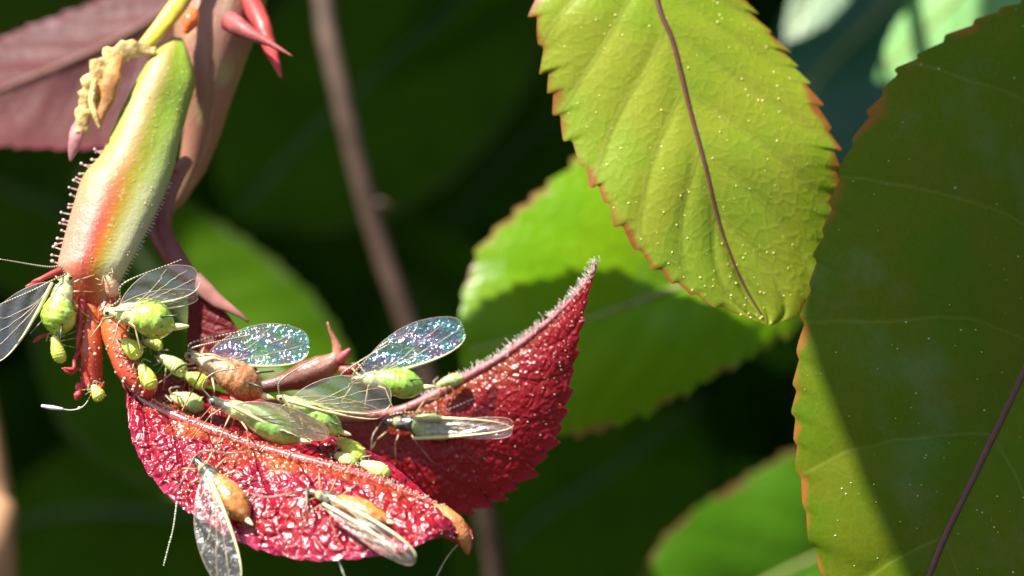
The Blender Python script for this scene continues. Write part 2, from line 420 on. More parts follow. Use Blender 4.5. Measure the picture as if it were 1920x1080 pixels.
# blurred leaf behind, upper part lit
mE = leafmat('leaf_fresh_green', (.15, .34, .004), (.20, .37, .006), patch=(.15, 1.0), margin=(.30, .16, .05), trans=(.42, .62, .02), tfac=.42, rough=.35, nveins=8, cell=10, bump=.2, mstart=.95)
rose_leaf('rose_leaf', 'fresh green blurred leaf half in sun behind the red leaflet tip',
    [(1600, 430, 3.0), (1300, 530, 2.6), (1100, 600, 2.4), (860, 665, 2.3)],
    [(1600, 430, 3.0), (1400, 250, 2.9), (1200, 235, 2.8), (1092, 300, 2.7), (985, 388, 2.6), (905, 465, 2.5), (868, 570, 2.4), (860, 665, 2.3)],
    [(1600, 430, 3.0), (1550, 560, 2.8), (1445, 640, 2.6), (1300, 722, 2.4), (1200, 775, 2.3), (1080, 812, 2.2), (950, 790, 2.2), (880, 730, 2.25), (860, 665, 2.3)],
    mE, m_mid_green, (.04, .015), nu=140, nh=20, bulge=(.05, .12), teeth=.05, nteeth=22,
    petiole=[(1600, 430, 3.0), (1750, 350, 3.4), (2000, 250, 6), (2300, 200, 11)])
# dark green leaf behind the small red leaf
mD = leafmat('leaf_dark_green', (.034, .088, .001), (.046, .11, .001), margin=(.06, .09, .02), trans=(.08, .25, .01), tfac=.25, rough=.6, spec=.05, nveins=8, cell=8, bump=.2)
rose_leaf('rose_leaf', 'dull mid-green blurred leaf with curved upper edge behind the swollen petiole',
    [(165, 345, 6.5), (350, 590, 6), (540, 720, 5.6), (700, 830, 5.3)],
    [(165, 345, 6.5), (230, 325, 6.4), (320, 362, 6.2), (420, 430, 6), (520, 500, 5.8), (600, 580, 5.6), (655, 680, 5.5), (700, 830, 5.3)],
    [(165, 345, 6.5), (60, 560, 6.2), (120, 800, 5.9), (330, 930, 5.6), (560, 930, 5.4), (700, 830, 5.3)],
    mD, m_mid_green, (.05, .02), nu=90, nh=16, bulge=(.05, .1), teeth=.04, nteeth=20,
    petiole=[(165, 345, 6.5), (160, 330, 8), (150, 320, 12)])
# mauve leaf top left
mA = leafmat('leaf_mauve', (.095, .030, .032), (.115, .038, .038), margin=(.15, .03, .045), trans=(.25, .03, .03), tfac=.2, rough=.5, spec=.2, nveins=7, cell=8, bump=.2)
rose_leaf('rose_leaf', 'blurred mauve-red young leaf behind the dried stipule',
    [(470, -90, 2.9), (250, 60, 2.6), (0, 170, 2.4), (-300, 270, 2.2)],
    [(470, -90, 2.9), (380, 140, 2.5), (260, 258, 2.3), (120, 275, 2.2), (0, 272, 2.15), (-150, 275, 2.15), (-300, 270, 2.2)],
    [(470, -90, 2.9), (300, -40, 2.8), (130, 25, 2.75), (0, 75, 2.7), (-150, 150, 2.5), (-300, 270, 2.2)],
    mA, m_mid_red, (.04, .015), nu=120, nh=16, bulge=(.06, .06), teeth=.035, nteeth=26,
    petiole=[(470, -90, 2.9), (560, -160, 3.2), (700, -300, 9)])
# lower right green leaf
rose_leaf('rose_leaf', 'plain green blurred leaf with brown edge low behind the olive leaf',
    [(1850, 930, 5.0), (1620, 1010, 4.6), (1400, 1110, 4.3), (1150, 1260, 4.0)],
    [(1850, 930, 5.0), (1650, 800, 4.8), (1495, 845, 4.6), (1390, 905, 4.5), (1290, 970, 4.3), (1215, 1060, 4.2), (1150, 1260, 4.0)],
    [(1850, 930, 5.0), (1750, 1180, 4.5), (1500, 1350, 4.1), (1150, 1260, 4.0)],
    leafmat('leaf_green', (.05, .15, .002), (.06, .17, .003), margin=(.16, .07, .03), trans=(.16, .42, .005), tfac=.35, rough=.5, spec=.15, nveins=8, cell=8, bump=.15, mstart=.93), m_mid_green, (.04, .015), nu=120, nh=16, bulge=(.06, .06), teeth=.03, nteeth=24,
    petiole=[(1850, 930, 5.0), (1950, 850, 5.6), (2200, 700, 11)])
# two unseen leaves added to shade the olive leaf and the fresh green one's lower half
rose_leaf('rose_leaf', 'unseen leaf added above the view, shaped to shade the large olive leaf',
    [(1900, -420, .3), (1500, -410, -.5), (1150, -400, -1.15), (1000, -400, -1.5), (890, -400, -1.8)],
    [(1900, -420, .3), (1780, -410, .72), (1600, -400, .42), (1420, -400, .08), (1170, -400, -.34), (1060, -400, -.56), (985, -400, -.80), (962, -400, -.94), (925, -400, -1.35), (890, -400, -1.8)],
    [(1900, -420, .3), (1750, -420, -.8), (1300, -420, -1.8), (1100, -410, -2.1), (960, -400, -2.1), (890, -400, -1.8)],
    mG, m_mid_red, (.04, .015), nu=80, nh=14, teeth=.03, nteeth=26, shift=6.5, petiole=[(1900, -420, .3), (1950, -460, .6), (2050, -700, 4), (2200, -1200, 10)])  # outline follows the wanted shadow edge; moved sunwards to soften it
def W(*pts): return [(960 + x * FOC / (1 + Y / CAMD), 540 - z * FOC / (1 + Y / CAMD), Y) for x, Y, z in pts]
rose_leaf('rose_leaf', 'unseen leaf added above the view, shaped to shade the fresh green blurred leaf',
    W((.75, 1.65, 1.95), (-.2, 1.5, 1.92), (-1.0, 1.45, 1.9), (-2.1, 1.35, 1.9)),
    W((.75, 1.65, 1.95), (.2, 1.76, 1.92), (-.35, 1.84, 1.9), (-1.1, 1.70, 1.9), (-1.6, 1.55, 1.9), (-2.1, 1.35, 1.9)),
    W((.75, 1.65, 1.95), (.2, 1.1, 1.95), (-.6, .9, 1.95), (-1.4, .95, 1.92), (-2.1, 1.35, 1.9)),
    mE, m_mid_green, (.04, .015), nu=80, nh=14, teeth=.03, nteeth=26, petiole=W((.75, 1.65, 1.95), (1.0, 1.9, 2.1), (1.4, 5, 4), (1.5, 10, 7)))  # outline set by where its shadow should end on the fresh green leaf
# broad dark leaves deep in the shade
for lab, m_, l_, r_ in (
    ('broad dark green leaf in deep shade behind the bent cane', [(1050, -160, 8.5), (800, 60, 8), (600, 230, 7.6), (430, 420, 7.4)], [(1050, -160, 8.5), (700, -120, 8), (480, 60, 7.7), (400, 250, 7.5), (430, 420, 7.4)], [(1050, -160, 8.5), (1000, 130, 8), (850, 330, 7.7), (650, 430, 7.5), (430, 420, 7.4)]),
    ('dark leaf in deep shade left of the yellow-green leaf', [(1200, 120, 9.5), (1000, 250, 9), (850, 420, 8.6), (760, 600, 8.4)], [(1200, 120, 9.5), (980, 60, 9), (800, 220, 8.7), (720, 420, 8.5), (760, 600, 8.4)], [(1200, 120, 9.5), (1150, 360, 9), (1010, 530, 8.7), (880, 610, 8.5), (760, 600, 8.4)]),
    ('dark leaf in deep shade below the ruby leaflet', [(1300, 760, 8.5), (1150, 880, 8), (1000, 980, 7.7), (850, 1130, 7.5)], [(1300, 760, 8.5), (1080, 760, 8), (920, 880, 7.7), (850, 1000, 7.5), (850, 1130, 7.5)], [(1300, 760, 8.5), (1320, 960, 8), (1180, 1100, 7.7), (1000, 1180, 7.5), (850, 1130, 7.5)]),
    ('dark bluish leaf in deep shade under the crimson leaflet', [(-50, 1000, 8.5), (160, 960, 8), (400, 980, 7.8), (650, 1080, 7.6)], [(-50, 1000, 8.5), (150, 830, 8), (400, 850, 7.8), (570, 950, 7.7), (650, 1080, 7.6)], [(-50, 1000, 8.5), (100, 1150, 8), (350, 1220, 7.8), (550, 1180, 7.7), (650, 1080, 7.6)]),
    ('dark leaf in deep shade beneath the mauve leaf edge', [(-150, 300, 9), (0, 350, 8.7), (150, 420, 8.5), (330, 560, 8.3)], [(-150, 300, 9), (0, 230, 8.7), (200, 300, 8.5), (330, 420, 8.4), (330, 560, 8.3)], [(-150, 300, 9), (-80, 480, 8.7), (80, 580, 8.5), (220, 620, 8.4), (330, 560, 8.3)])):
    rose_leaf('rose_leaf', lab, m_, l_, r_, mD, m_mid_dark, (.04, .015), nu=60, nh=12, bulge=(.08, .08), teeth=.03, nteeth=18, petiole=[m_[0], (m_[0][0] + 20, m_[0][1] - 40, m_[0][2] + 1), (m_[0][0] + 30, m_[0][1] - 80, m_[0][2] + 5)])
# bright mint leaf, top right
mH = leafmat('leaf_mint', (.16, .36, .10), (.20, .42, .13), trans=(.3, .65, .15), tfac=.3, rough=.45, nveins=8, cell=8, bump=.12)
rose_leaf('rose_leaf', 'bright mint-green sunlit blurred leaf above the olive leaf',
    [(2050, -330, 5.4), (1900, -120, 5.0), (1760, 30, 4.7), (1640, 150, 4.4)],
    [(2050, -330, 5.4), (1850, -230, 5.2), (1740, -50, 5.0), (1680, 50, 4.7), (1640, 150, 4.4)],
    [(2050, -330, 5.4), (2080, -90, 5.0), (1980, 90, 4.7), (1800, 180, 4.4), (1640, 150, 4.4)],
    mH, m_mid_green, (.04, .015), nu=80, nh=14, bulge=(.05, .05), teeth=.03, nteeth=18,
    petiole=[(2050, -330, 5.4), (2150, -430, 6), (2300, -600, 11)])
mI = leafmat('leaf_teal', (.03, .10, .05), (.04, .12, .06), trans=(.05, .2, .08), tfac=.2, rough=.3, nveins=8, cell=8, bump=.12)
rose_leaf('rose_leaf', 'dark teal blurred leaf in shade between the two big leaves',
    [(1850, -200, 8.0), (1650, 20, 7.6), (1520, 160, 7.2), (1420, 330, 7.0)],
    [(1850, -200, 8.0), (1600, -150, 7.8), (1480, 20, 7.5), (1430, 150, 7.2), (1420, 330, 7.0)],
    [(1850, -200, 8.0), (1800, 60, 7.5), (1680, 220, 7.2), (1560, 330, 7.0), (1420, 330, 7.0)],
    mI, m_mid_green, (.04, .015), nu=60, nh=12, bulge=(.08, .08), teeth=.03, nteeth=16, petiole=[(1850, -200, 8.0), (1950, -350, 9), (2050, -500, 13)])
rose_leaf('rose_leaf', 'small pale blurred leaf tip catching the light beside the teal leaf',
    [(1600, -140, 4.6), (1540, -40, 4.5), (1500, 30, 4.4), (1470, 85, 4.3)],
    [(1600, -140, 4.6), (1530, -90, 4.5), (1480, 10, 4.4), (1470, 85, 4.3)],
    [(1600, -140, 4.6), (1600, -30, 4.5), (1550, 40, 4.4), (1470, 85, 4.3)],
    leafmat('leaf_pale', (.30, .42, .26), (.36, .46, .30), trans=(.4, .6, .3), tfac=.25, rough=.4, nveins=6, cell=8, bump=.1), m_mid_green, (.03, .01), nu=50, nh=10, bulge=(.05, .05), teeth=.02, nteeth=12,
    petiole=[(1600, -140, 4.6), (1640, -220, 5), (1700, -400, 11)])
# canes
def cane(label, pts, rad, mat, group='canes of the rose bush'):
    p = PP(pts); t = thing('rose_cane', label, 'cane', p[-1], group)
    tube('stem', p, rad, mat, t, 14, n=40, lump=.02)
    for k in (.35, .62):
        i = int(k * 39); c = spline(p, 40); d = np.array((1 if k < .5 else -1, -.3, .1))
        tube('thorn', np.stack([c[i] + d * rad * .8, c[i] + d * rad * 1.6, c[i] + d * rad * 2.4 + np.array((0, 0, -.05))]), (rad * .45, rad * .25, .004), mat, t, 8)
    return t
cane('thin grey-brown cane bending down behind the shoot', [(560, -900, 6.5), (590, -300, 5.6), (605, 0, 5.2), (645, 200, 5), (700, 420, 5), (765, 610, 5), (850, 850, 5.1), (940, 1150, 5.3), (1100, 3000, 7)], .062, m_cane)
cane('tan cane standing at the far side of the dark gap below the mauve leaf', [(-120, 300, 4.6), (-80, 600, 4.3), (-34, 850, 4.1), (-16, 1000, 4), (-14, 1150, 4), (-20, 3000, 6)], .13, m_cane_tan)
# ==================================================================
#  THE ROSE SHOOT
# ==================================================================
shoot = thing('rose_shoot', 'young rose shoot with swollen green petiole and folded crimson leaflets covered in aphids', 'rose shoot', P(440, -20, .8))
# --- pigments
def stem_red_mat(name, a, b, c, rough=.3):
    t = NT(name); uv = t.uv('UVMap'); st = t.uv('st')
    sx = t.n('SeparateXYZ'); t.l(st, sx.inputs[0])
    n = t.noise(uv, 9, 4, .65)
    cc = t.ramp(t.math('ADD', sx.outputs[0], t.math('MULTIPLY', t.math('SUBTRACT', n, .5), .5)), [(.1, a), (.5, b), (.9, c)])
    if 'tan' in name: cc = t.mix(t.math('MULTIPLY', t.smooth(t.noise(uv, 3.5, 4, .6), .48, .68), .7), cc, (.36, .34, .13, 1))
    t.l(cc, t.p.inputs['Base Color']); t.p.inputs['Roughness'].default_value = rough
    t.p.inputs['Subsurface Weight'].default_value = .25; t.p.inputs['Subsurface Radius'].default_value = (.08, .03, .01); t.p.inputs['Subsurface Scale'].default_value = 1
    bn = t.n('Bump'); bn.inputs['Strength'].default_value = .45; bn.inputs['Distance'].default_value = .012
    t.l(t.noise(uv, 45, 3), bn.inputs['Height']); t.l(bn.outputs[0], t.p.inputs['Normal'])
    return t.m
m_stem_top = stem_red_mat('stem_pink_tan', (.44, .19, .13), (.50, .20, .15), (.30, .14, .09), .45)
m_petiole = stem_red_mat('petiole_orange_red', (.48, .09, .07), (.55, .13, .03), (.48, .05, .035), .28)
m_purple = stem_red_mat('petiole_purple', (.26, .09, .075), (.22, .055, .055), (.26, .07, .06), .42)
m_tip_red = simple('tip_red', (.42, .045, .045), .45, .4, sub=.25, noise=.5, nscale=11, bump=.4)
m_tip_dark = simple('tip_maroon', (.26, .06, .06), .5, .35, noise=.5, nscale=9, bump=.4)
m_gland = simple('gland_pink', (.85, .55, .55), .12, .8, noise=.15, coat=.6)
m_glass = simple('gland_glint', (.80, .48, .36), .08, 1.0, noise=.1, coat=1.0)
m_hair = simple('hair_white', (.75, .62, .60), .4, .5, noise=.1, trans=.3)

# main stem at the top
tube4('stem', [(760, -4200, 5, .30), (600, -1600, .95, .26), (520, -420, 1.0, .23), (432, -60, 1.0, .215), (402, 60, .87, .20), (388, 150, .82, .15), (382, 230, .82, .10), (362, 310, .86, .07), (330, 370, .86, .05), (292, 420, .80, .015)], m_stem_top, shoot, 20, 90, lump=.012)

# swollen petiole base with adnate stipules: loft with pigment stripes
mS = NT('stipule_sheath'); uvn = mS.uv('UVMap'); sn = mS.uv('st'); sx = mS.n('SeparateXYZ'); mS.l(sn, sx.inputs[0])
nzs = mS.noise(uvn, 5, 3); vv_ = mS.math('ADD', sx.outputs[1], mS.math('MULTIPLY', mS.math('SUBTRACT', nzs, .5), .07))
top = mS.ramp(vv_, [(0, (.30, .36, .05)), (.18, (.42, .46, .09)), (.42, (.46, .34, .12)), (.58, (.30, .38, .03)), (.75, (.26, .42, .03)), (1, (.34, .42, .07))])
bot = mS.ramp(vv_, [(0, (.60, .28, .20)), (.22, (.56, .20, .13)), (.42, (.50, .075, .045)), (.52, (.60, .16, .03)), (.60, (.58, .34, .03)), (.68, (.56, .50, .14)), (.78, (.60, .60, .34)), (1, (.56, .58, .32))])
uu_ = mS.math('ADD', sx.outputs[0], mS.math('MULTIPLY', mS.math('SUBTRACT', mS.noise(uvn, 3, 3), .5), .3))
cc = mS.mix(mS.smooth(uu_, .28, .72), top, bot); cc = mS.mix(mS.math('MULTIPLY', mS.smooth(uu_, .80, .95), mS.smooth(vv_, .95, .72)), cc, (.62, .10, .05, 1))
fs = mS.noise(uvn, 55, 3, .6); cc = mS.mix(mS.math('MULTIPLY', mS.smooth(fs, .58, .72), .6), cc, (.90, .70, .50, 1))
cc = mS.mix(1.0, cc, (.72, .70, .66, 1), 'MULTIPLY'); mS.l(cc, mS.p.inputs['Base Color']); mS.p.inputs['Roughness'].default_value = .45; mS.p.inputs['Specular IOR Level'].default_value = .35
mS.p.inputs['Subsurface Weight'].default_value = .3; mS.p.inputs['Subsurface Radius'].default_value = (.07, .05, .015); mS.p.inputs['Subsurface Scale'].default_value = 1
bn = mS.n('Bump'); bn.inputs['Strength'].default_value = .3; bn.inputs['Distance'].default_value = .01
mS.l(mS.math('ADD', fs, mS.math('MULTIPLY', mS.noise(uvn, 14, 3), 1.5)), bn.inputs['Height']); mS.l(bn.outputs[0], mS.p.inputs['Normal'])
nS = 90
Ls = spline(PP([(322, 70, .62), (288, 100, .52), (262, 140, .48), (228, 205, .42), (192, 285, .34), (156, 330, .28), (133, 400, .2), (114, 470, .12), (108, 505, .08), (124, 540, .07), (146, 580, .08), (162, 605, .08)]), nS)
Rs = spline(PP([(342, 72, .62), (356, 108, .55), (366, 155, .5), (352, 210, .45), (338, 265, .38), (322, 330, .32), (296, 392, .24), (272, 440, .18), (246, 490, .12), (228, 525, .10), (208, 565, .09), (184, 605, .08)]), nS)
K = 24; th = np.linspace(0, 2 * np.pi, K, endpoint=False)
ctr = (Ls + Rs) / 2; half = (Rs - Ls) / 2
dep = np.linalg.norm(half, axis=1)[:, None] * np.interp(np.linspace(0, 1, nS), [0, .1, .5, .85, 1], [.8, .62, .55, .55, .5])[:, None]
nearv = np.array((0, -1.0, .15)); nearv /= np.linalg.norm(nearv)
# v runs 0..1 across the near face (left to right), slightly keeled with a groove along the right third
G = []
for k in range(K):
    cx, sy = math.cos(th[k]), math.sin(th[k])
    keel = 1 + .10 * math.exp(-((cx + .25) / .22)**2) - .16 * math.exp(-((cx - .42) / .16)**2) if sy > 0 else 1
    G.append(ctr + half * cx + nearv[None] * dep * sy * keel)
G = np.stack(G, 1)
stS = np.stack(np.broadcast_arrays(np.linspace(0, 1, nS)[:, None], ((np.cos(th) + 1) / 2)[None]), -1).reshape(-1, 2)
aS = np.r_[0, np.cumsum(np.linalg.norm(np.diff(ctr, axis=0), axis=1))]
uvS = np.stack(np.broadcast_arrays(aS[:, None], (th * .12)[None]), -1).reshape(-1, 2)
FS = gridfaces(nS, K, True).tolist() + [list(range(K))[::-1], [(nS - 1) * K + i for i in range(K)]]
sheath = mesh('stipule_sheath', G.reshape(-1, 3), FS, mS.m, shoot, uvS, stS); addbvh(G.reshape(-1, 3), FS)
# glandular hairs along its left edge and a sparse fringe on the right
ii = np.linspace(38, 72, 21).astype(int); rt = Ls[ii]
hairs('gland_hairs', rt, rt + nrm(np.stack([-np.ones(21), rng.normal(-.2, .3, 21), rng.normal(.25, .25, 21)], 1)) * rng.uniform(.018, .045, (21, 1)), .005, m_gland, sheath, ball=.0085)
ii = np.linspace(45, 84, 60).astype(int); rt = Rs[ii]
hairs('edge_hairs', rt, rt + nrm(np.stack([np.ones(60), rng.normal(-.3, .3, 60), rng.normal(-.4, .3, 60)], 1)) * rng.uniform(.01, .025, (60, 1)), .003, m_hair, sheath)
gi = rng.integers(20, nS - 2, 130); gj = rng.integers(1, K // 2, 130)
blobs('gland_dots', G[gi, gj], rng.uniform(.0015, .0042, 130), m_glass, sheath)

def glands_on(name, V, n, rr, mat, parent, nside):
    V = V[:-2].reshape(-1, nside, 3); c = V.mean(1, keepdims=True)
    i = rng.integers(1, len(V) - 1, n * 3); j = rng.integers(0, nside, n * 3); p = V[i, j]
    k = (p[:, 1] < c[i, 0, 1])
    p = (p + (c[i, 0] - p) * .04)[k][:n]; return blobs(name, p, (.35 + 1.1 * rng.random(len(p))**2.5) * rr, mat, parent)
# the cut red stalk end and the petiole that carries the leaflets
ob, V, F = tube('stalk_end', PP([(172, 480, .2), (166, 570, .11), (168, 640, .02), (172, 700, .02), (170, 728, .02)]), (.085, .075, .06, .056, .05), m_petiole, shoot, 14, n=30, lump=.02); addbvh(V, F)
glands_on('gland_dots', V, 110, .0075, m_glass, ob, 14)
for pts, r in (([(152, 722, .0), (147, 738, -.02), (143, 750, -.03)], .03), ([(182, 722, .0), (190, 728, -.03), (195, 716, -.05)], .014),
               ([(150, 655, .0), (140, 675, -.03), (138, 692, -.05), (120, 690, -.06)], .017), ([(146, 690, -.02), (132, 700, -.05), (116, 690, -.06)], .013),
               ([(118, 505, .05), (88, 518, .0), (62, 532, -.02), (48, 538, -.03)], .022), ([(100, 625, .02), (75, 632, .0), (62, 642, -.01)], .015),
               ([(154, 560, .0), (149, 620, -.03), (144, 655, -.03)], .019)):
    ob2, V, F = tube('stipule_tooth', PP(pts), (r * .9, r * .8, r * .55, r * .7, r * .25), m_tip_red, shoot, 10, n=16, lump=.08); addbvh(V, F)
ob, V, F = tube('petiole', PP([(180, 470, .22), (196, 560, .13), (211, 612, .05), (228, 660, .0), (250, 705, -.05), (285, 735, -.08)]), (.07, .066, .066, .064, .062, .04), m_petiole, shoot, 14, n=34, lump=.03); addbvh(V, F)
glands_on('gland_dots', V, 220, .0075, m_glass, ob, 14)
# purple petiole behind with its own small leaflet
ob, V, F = tube('petiole', PP([(352, 300, .66), (325, 335, .6), (305, 380, .55), (300, 430, .5), (318, 470, .45), (352, 520, .4), (372, 560, .4)]), (.03, .05, .058, .06, .058, .05, .04), m_purple, shoot, 14, n=40); addbvh(V, F)
tube('stipule_tooth', PP([(318, 325, .5), (328, 322, .48), (338, 322, .46)]), (.014, .01, .004), m_tip_red, shoot, 6, n=6)
m_leaf3 = leafmat('leaflet_dark_red', (.12, .005, .008), (.15, .007, .010), vein=(.15, .015, .015), margin=(.18, .03, .03), trans=(.4, .01, .01), tfac=.25, rough=.5, spec=.25, nveins=9, cell=20, bump=.3)
lf = bpy.data.objects.new('leaflet', None); link(lf, shoot)
ar = leaf_arrays(PP([(345, 500, .42), (352, 570, .40), (350, 640, .36), (345, 720, .30)]), None, PP([(345, 500, .42), (395, 555, .34), (435, 600, .30), (470, 660, .28), (500, 740, .3)]), nu=70, nh=24, bulge=(0, .12), teeth=.0, vdepth=.01, cells=.005, cellsize=.05)
leaf_mesh('blade', ar, m_leaf3, lf); addbvh(ar[0].reshape(-1, 3), gridfaces(*ar[0].shape[:2]))
tube('folded_edge', PP([(345, 500, .38), (372, 530, .33), (402, 560, .30), (430, 578, .28), (452, 592, .27), (466, 604, .27)]), (.03, .04, .042, .034, .018, .006), simple('edge_rosy', (.27, .11, .09), .5, .4, noise=.3, nscale=12), lf, 10, flat=.45, n=26)
# dried stipule, left
m_dry = simple('dried_stipule', (.68, .48, .19), .6, .3, noise=.6, nscale=12, bump=1.0, trans=.2)
m_dry_pink = simple('dried_stipule_tip', (.55, .24, .24), .5, .35, noise=.4, nscale=12, bump=.5, trans=.2)
m_yel = simple('stipule_yellow', (.56, .46, .05), .45, .4, noise=.3, nscale=8, bump=.3)
dst = bpy.data.objects.new('dried_stipule', None); link(dst, shoot)
tube('strand', PP([(400, -120, .8), (345, -10, .62), (318, 30, .58), (290, 65, .54), (262, 92, .5), (238, 98, .48)]), (.055, .05, .048, .045, .04, .02), m_yel, dst, 12, flat=.5, n=30)
tube('strand', PP([(290, 98, .47), (258, 92, .47), (230, 98, .45), (205, 120, .42), (182, 150, .4), (165, 190, .38), (155, 225, .36), (150, 250, .34)]), (.02, .035, .05, .065, .07, .05, .04, .03), m_dry, dst, 18, flat=.38, n=80, lump=.26)
tube('strand', PP([(225, 105, .40), (208, 150, .36), (202, 185, .34), (190, 215, .32), (186, 240, .32)]), (.02, .045, .04, .025, .008), simple('dried_stipule_brown', (.45, .20, .06), .6, .3, noise=.5, nscale=11, bump=.6), dst, 12, flat=.5, n=40, lump=.12)
tube('strand', PP([(178, 150, .36), (172, 190, .33), (180, 220, .31), (188, 245, .30)]), (.014, .018, .016, .006), m_dry, dst, 8, n=24, lump=.06)
tube('strand', PP([(152, 225, .36), (142, 260, .34), (136, 285, .33), (132, 302, .33)]), (.03, .036, .03, .006), m_dry_pink, dst, 12, flat=.5, n=24, lump=.08)
# red thorn pair on the right of the stem
tube('thorn', PP([(430, 40, .62), (460, 58, .50), (500, 78, .44), (530, 95, .40), (549, 106, .38)]), (.05, .046, .030, .014, .003), m_tip_dark, shoot, 14, n=30, lump=.03)
tube('thorn', PP([(470, 5, .8), (490, 44, .66), (506, 88, .58), (518, 120, .54), (527, 146, .5)]), (.05, .048, .040, .030, .006), m_tip_red, shoot, 14, n=30)
tube('bud', PP([(366, 20, .52), (356, 42, .48), (348, 62, .47)]), (.02, .045, .012), simple('bud_orange', (.65, .14, .03), .2, .7, sub=.3, coat=.5), shoot, 12, n=14)
# --- the two crimson leaflets
m_leaf1 = leafmat('leaflet_crimson', (.34, .006, .012), (.30, .004, .030), vein=(.20, .003, .015), margin=(.34, .01, .06), trans=(.6, .02, .02), tfac=.2, rough=.25, spec=.75, nveins=8, cell=20, bump=.45, veinw=.05, nscale=3, base3=(.42, .10, .012))
m_leaf2 = leafmat('leaflet_ruby', (.24, .005, .010), (.28, .006, .016), vein=(.15, .004, .008), margin=(.34, .02, .05), trans=(.6, .015, .02), tfac=.3, rough=.26, spec=.45, nveins=10, cell=26, bump=.3, veinw=.05, nscale=3, base3=(.26, .06, .008))
m_ridge = simple('ridge_pink', (.38, .05, .04), .2, 1.0, sub=.15, noise=.5, nscale=12, bump=.12, coat=1.0)
lf1 = bpy.data.objects.new('leaflet', None); link(lf1, shoot)
def PT(pts): return PP([(x, y, Y + .12 - .42 * (x - 236) / FOC) for x, y, Y in pts])
mid1 = PT([(236, 708, -.06), (262, 742, -.10), (320, 775, -.12), (400, 806, -.13), (500, 842, -.13), (600, 868, -.12), (700, 897, -.10), (780, 930, -.06), (845, 968, -.02), (878, 1012, .0), (876, 1038, .0)])
near1 = PT([(236, 708, -.06), (238, 760, -.18), (246, 815, -.27), (268, 868, -.35), (318, 930, -.42), (390, 982, -.47), (455, 1016, -.50), (520, 1036, -.52), (600, 1050, -.52), (680, 1046, -.48), (755, 1030, -.40), (815, 1005, -.28), (850, 1015, -.12), (876, 1038, .0)])
far1 = PT([(236, 708, -.06), (262, 700, .10), (330, 705, .26), (420, 735, .36), (540, 775, .42), (660, 830, .42), (760, 890, .36), (840, 955, .22), (885, 1000, .10), (876, 1038, .0)])
a1 = leaf_arrays(mid1, near1, far1, nu=380, nh=90, bulge=(.10, -.12), teeth=.014, nteeth=24, veins=8, vdepth=.026, cells=.013, cellsize=.062, slope=.25, wave=.01)
b1o, F1 = leaf_mesh('blade', a1, m_leaf1, lf1); addbvh(a1[0].reshape(-1, 3), F1)
tube('midrib', a1[0][6:-14:4, 90] + np.array((0, -.004, .002)), (.028, .029, .027, .024, .018, .01), m_ridge, lf1, 18, lump=.03)
nh_ = 420; rp = a1[0][rng.integers(10, 370, nh_), rng.integers(84, 97, nh_)] + np.array((0, -.012, .006))
hairs('midrib_hairs', rp, rp + nrm(np.stack([rng.normal(0, .5, nh_), rng.normal(-.4, .4, nh_), rng.uniform(.2, 1, nh_)], 1)) * rng.uniform(.012, .034, (nh_, 1)), .003, m_glass, lf1, ball=.0045)
# rolled orange tip
tube('rolled_tip', PT([(800, 948, -.06), (835, 972, -.06), (862, 998, -.05), (874, 1022, -.04), (877, 1038, -.03)]), (.02, .05, .055, .04, .008), simple('tip_orange', (.50, .19, .06), .4, .5, noise=.35, nscale=24, bump=.6), lf1, 14, n=26, lump=.04)
# second leaflet, folded along its midrib, tip raised
lf2 = bpy.data.objects.new('leaflet', None); link(lf2, shoot)
mid2 = PP([(470, 745, .30), (560, 772, .36), (660, 782, .40), (745, 770, .42), (810, 742, .40), (880, 703, .36), (950, 662, .32), (1022, 607, .28), (1075, 557, .24), (1105, 520, .2), (1120, 487, .18)])
mar2 = PP([(470, 745, .30), (540, 840, .34), (640, 915, .40), (740, 958, .42), (840, 962, .40), (915, 940, .38), (985, 890, .34), (1035, 825, .30), (1060, 755, .28), (1072, 690, .26), (1085, 625, .22), (1100, 560, .20), (1120, 487, .18)])
bak2 = PP([(470, 745, .30), (560, 850, .72), (660, 905, .90), (760, 930, .98), (860, 920, .96), (940, 880, .88), (1000, 830, .78), (1040, 760, .68), (1066, 690, .54), (1082, 625, .40), (1100, 558, .28), (1120, 487, .18)])
a2 = leaf_arrays(mid2, mar2, bak2, nu=340, nh=80, bulge=(.13, -.10), teeth=.058, nteeth=30, veins=10, vdepth=.007, cells=.006, cellsize=.045, slope=.2, hook=1.2)
leaf_mesh('blade', a2, m_leaf2, lf2); addbvh(a2[0].reshape(-1, 3), gridfaces(*a2[0].shape[:2]))
tube('midrib', a2[0][3:-6:4, 80], (.03, .028, .024, .02, .016, .008), simple('ridge_rose', (.40, .12, .13), .35, .5, noise=.3, nscale=14, bump=.4), lf2, 10, lump=.03)
n = 420; i = rng.integers(150, 338, n); rp = a2[0][i, 80] + rng.normal(0, .008, (n, 3))
hairs('midrib_hairs', rp, rp + nrm(np.stack([rng.normal(-.5, .3, n), rng.normal(-.3, .3, n), rng.uniform(.5, 1.1, n)], 1)) * rng.uniform(.02, .05, (n, 1)), .0028, m_hair, lf2)
p, q = scatter(a2, 260, .05, .48); q = face_cam(q)
blobs('gland_dots', p, rng.uniform(.0015, .0045, 260), m_glass, lf2)
p, q = scatter(a1, 260, .02, .48); blobs('gland_dots', p, rng.uniform(.002, .0055, 260), m_glass, lf1)
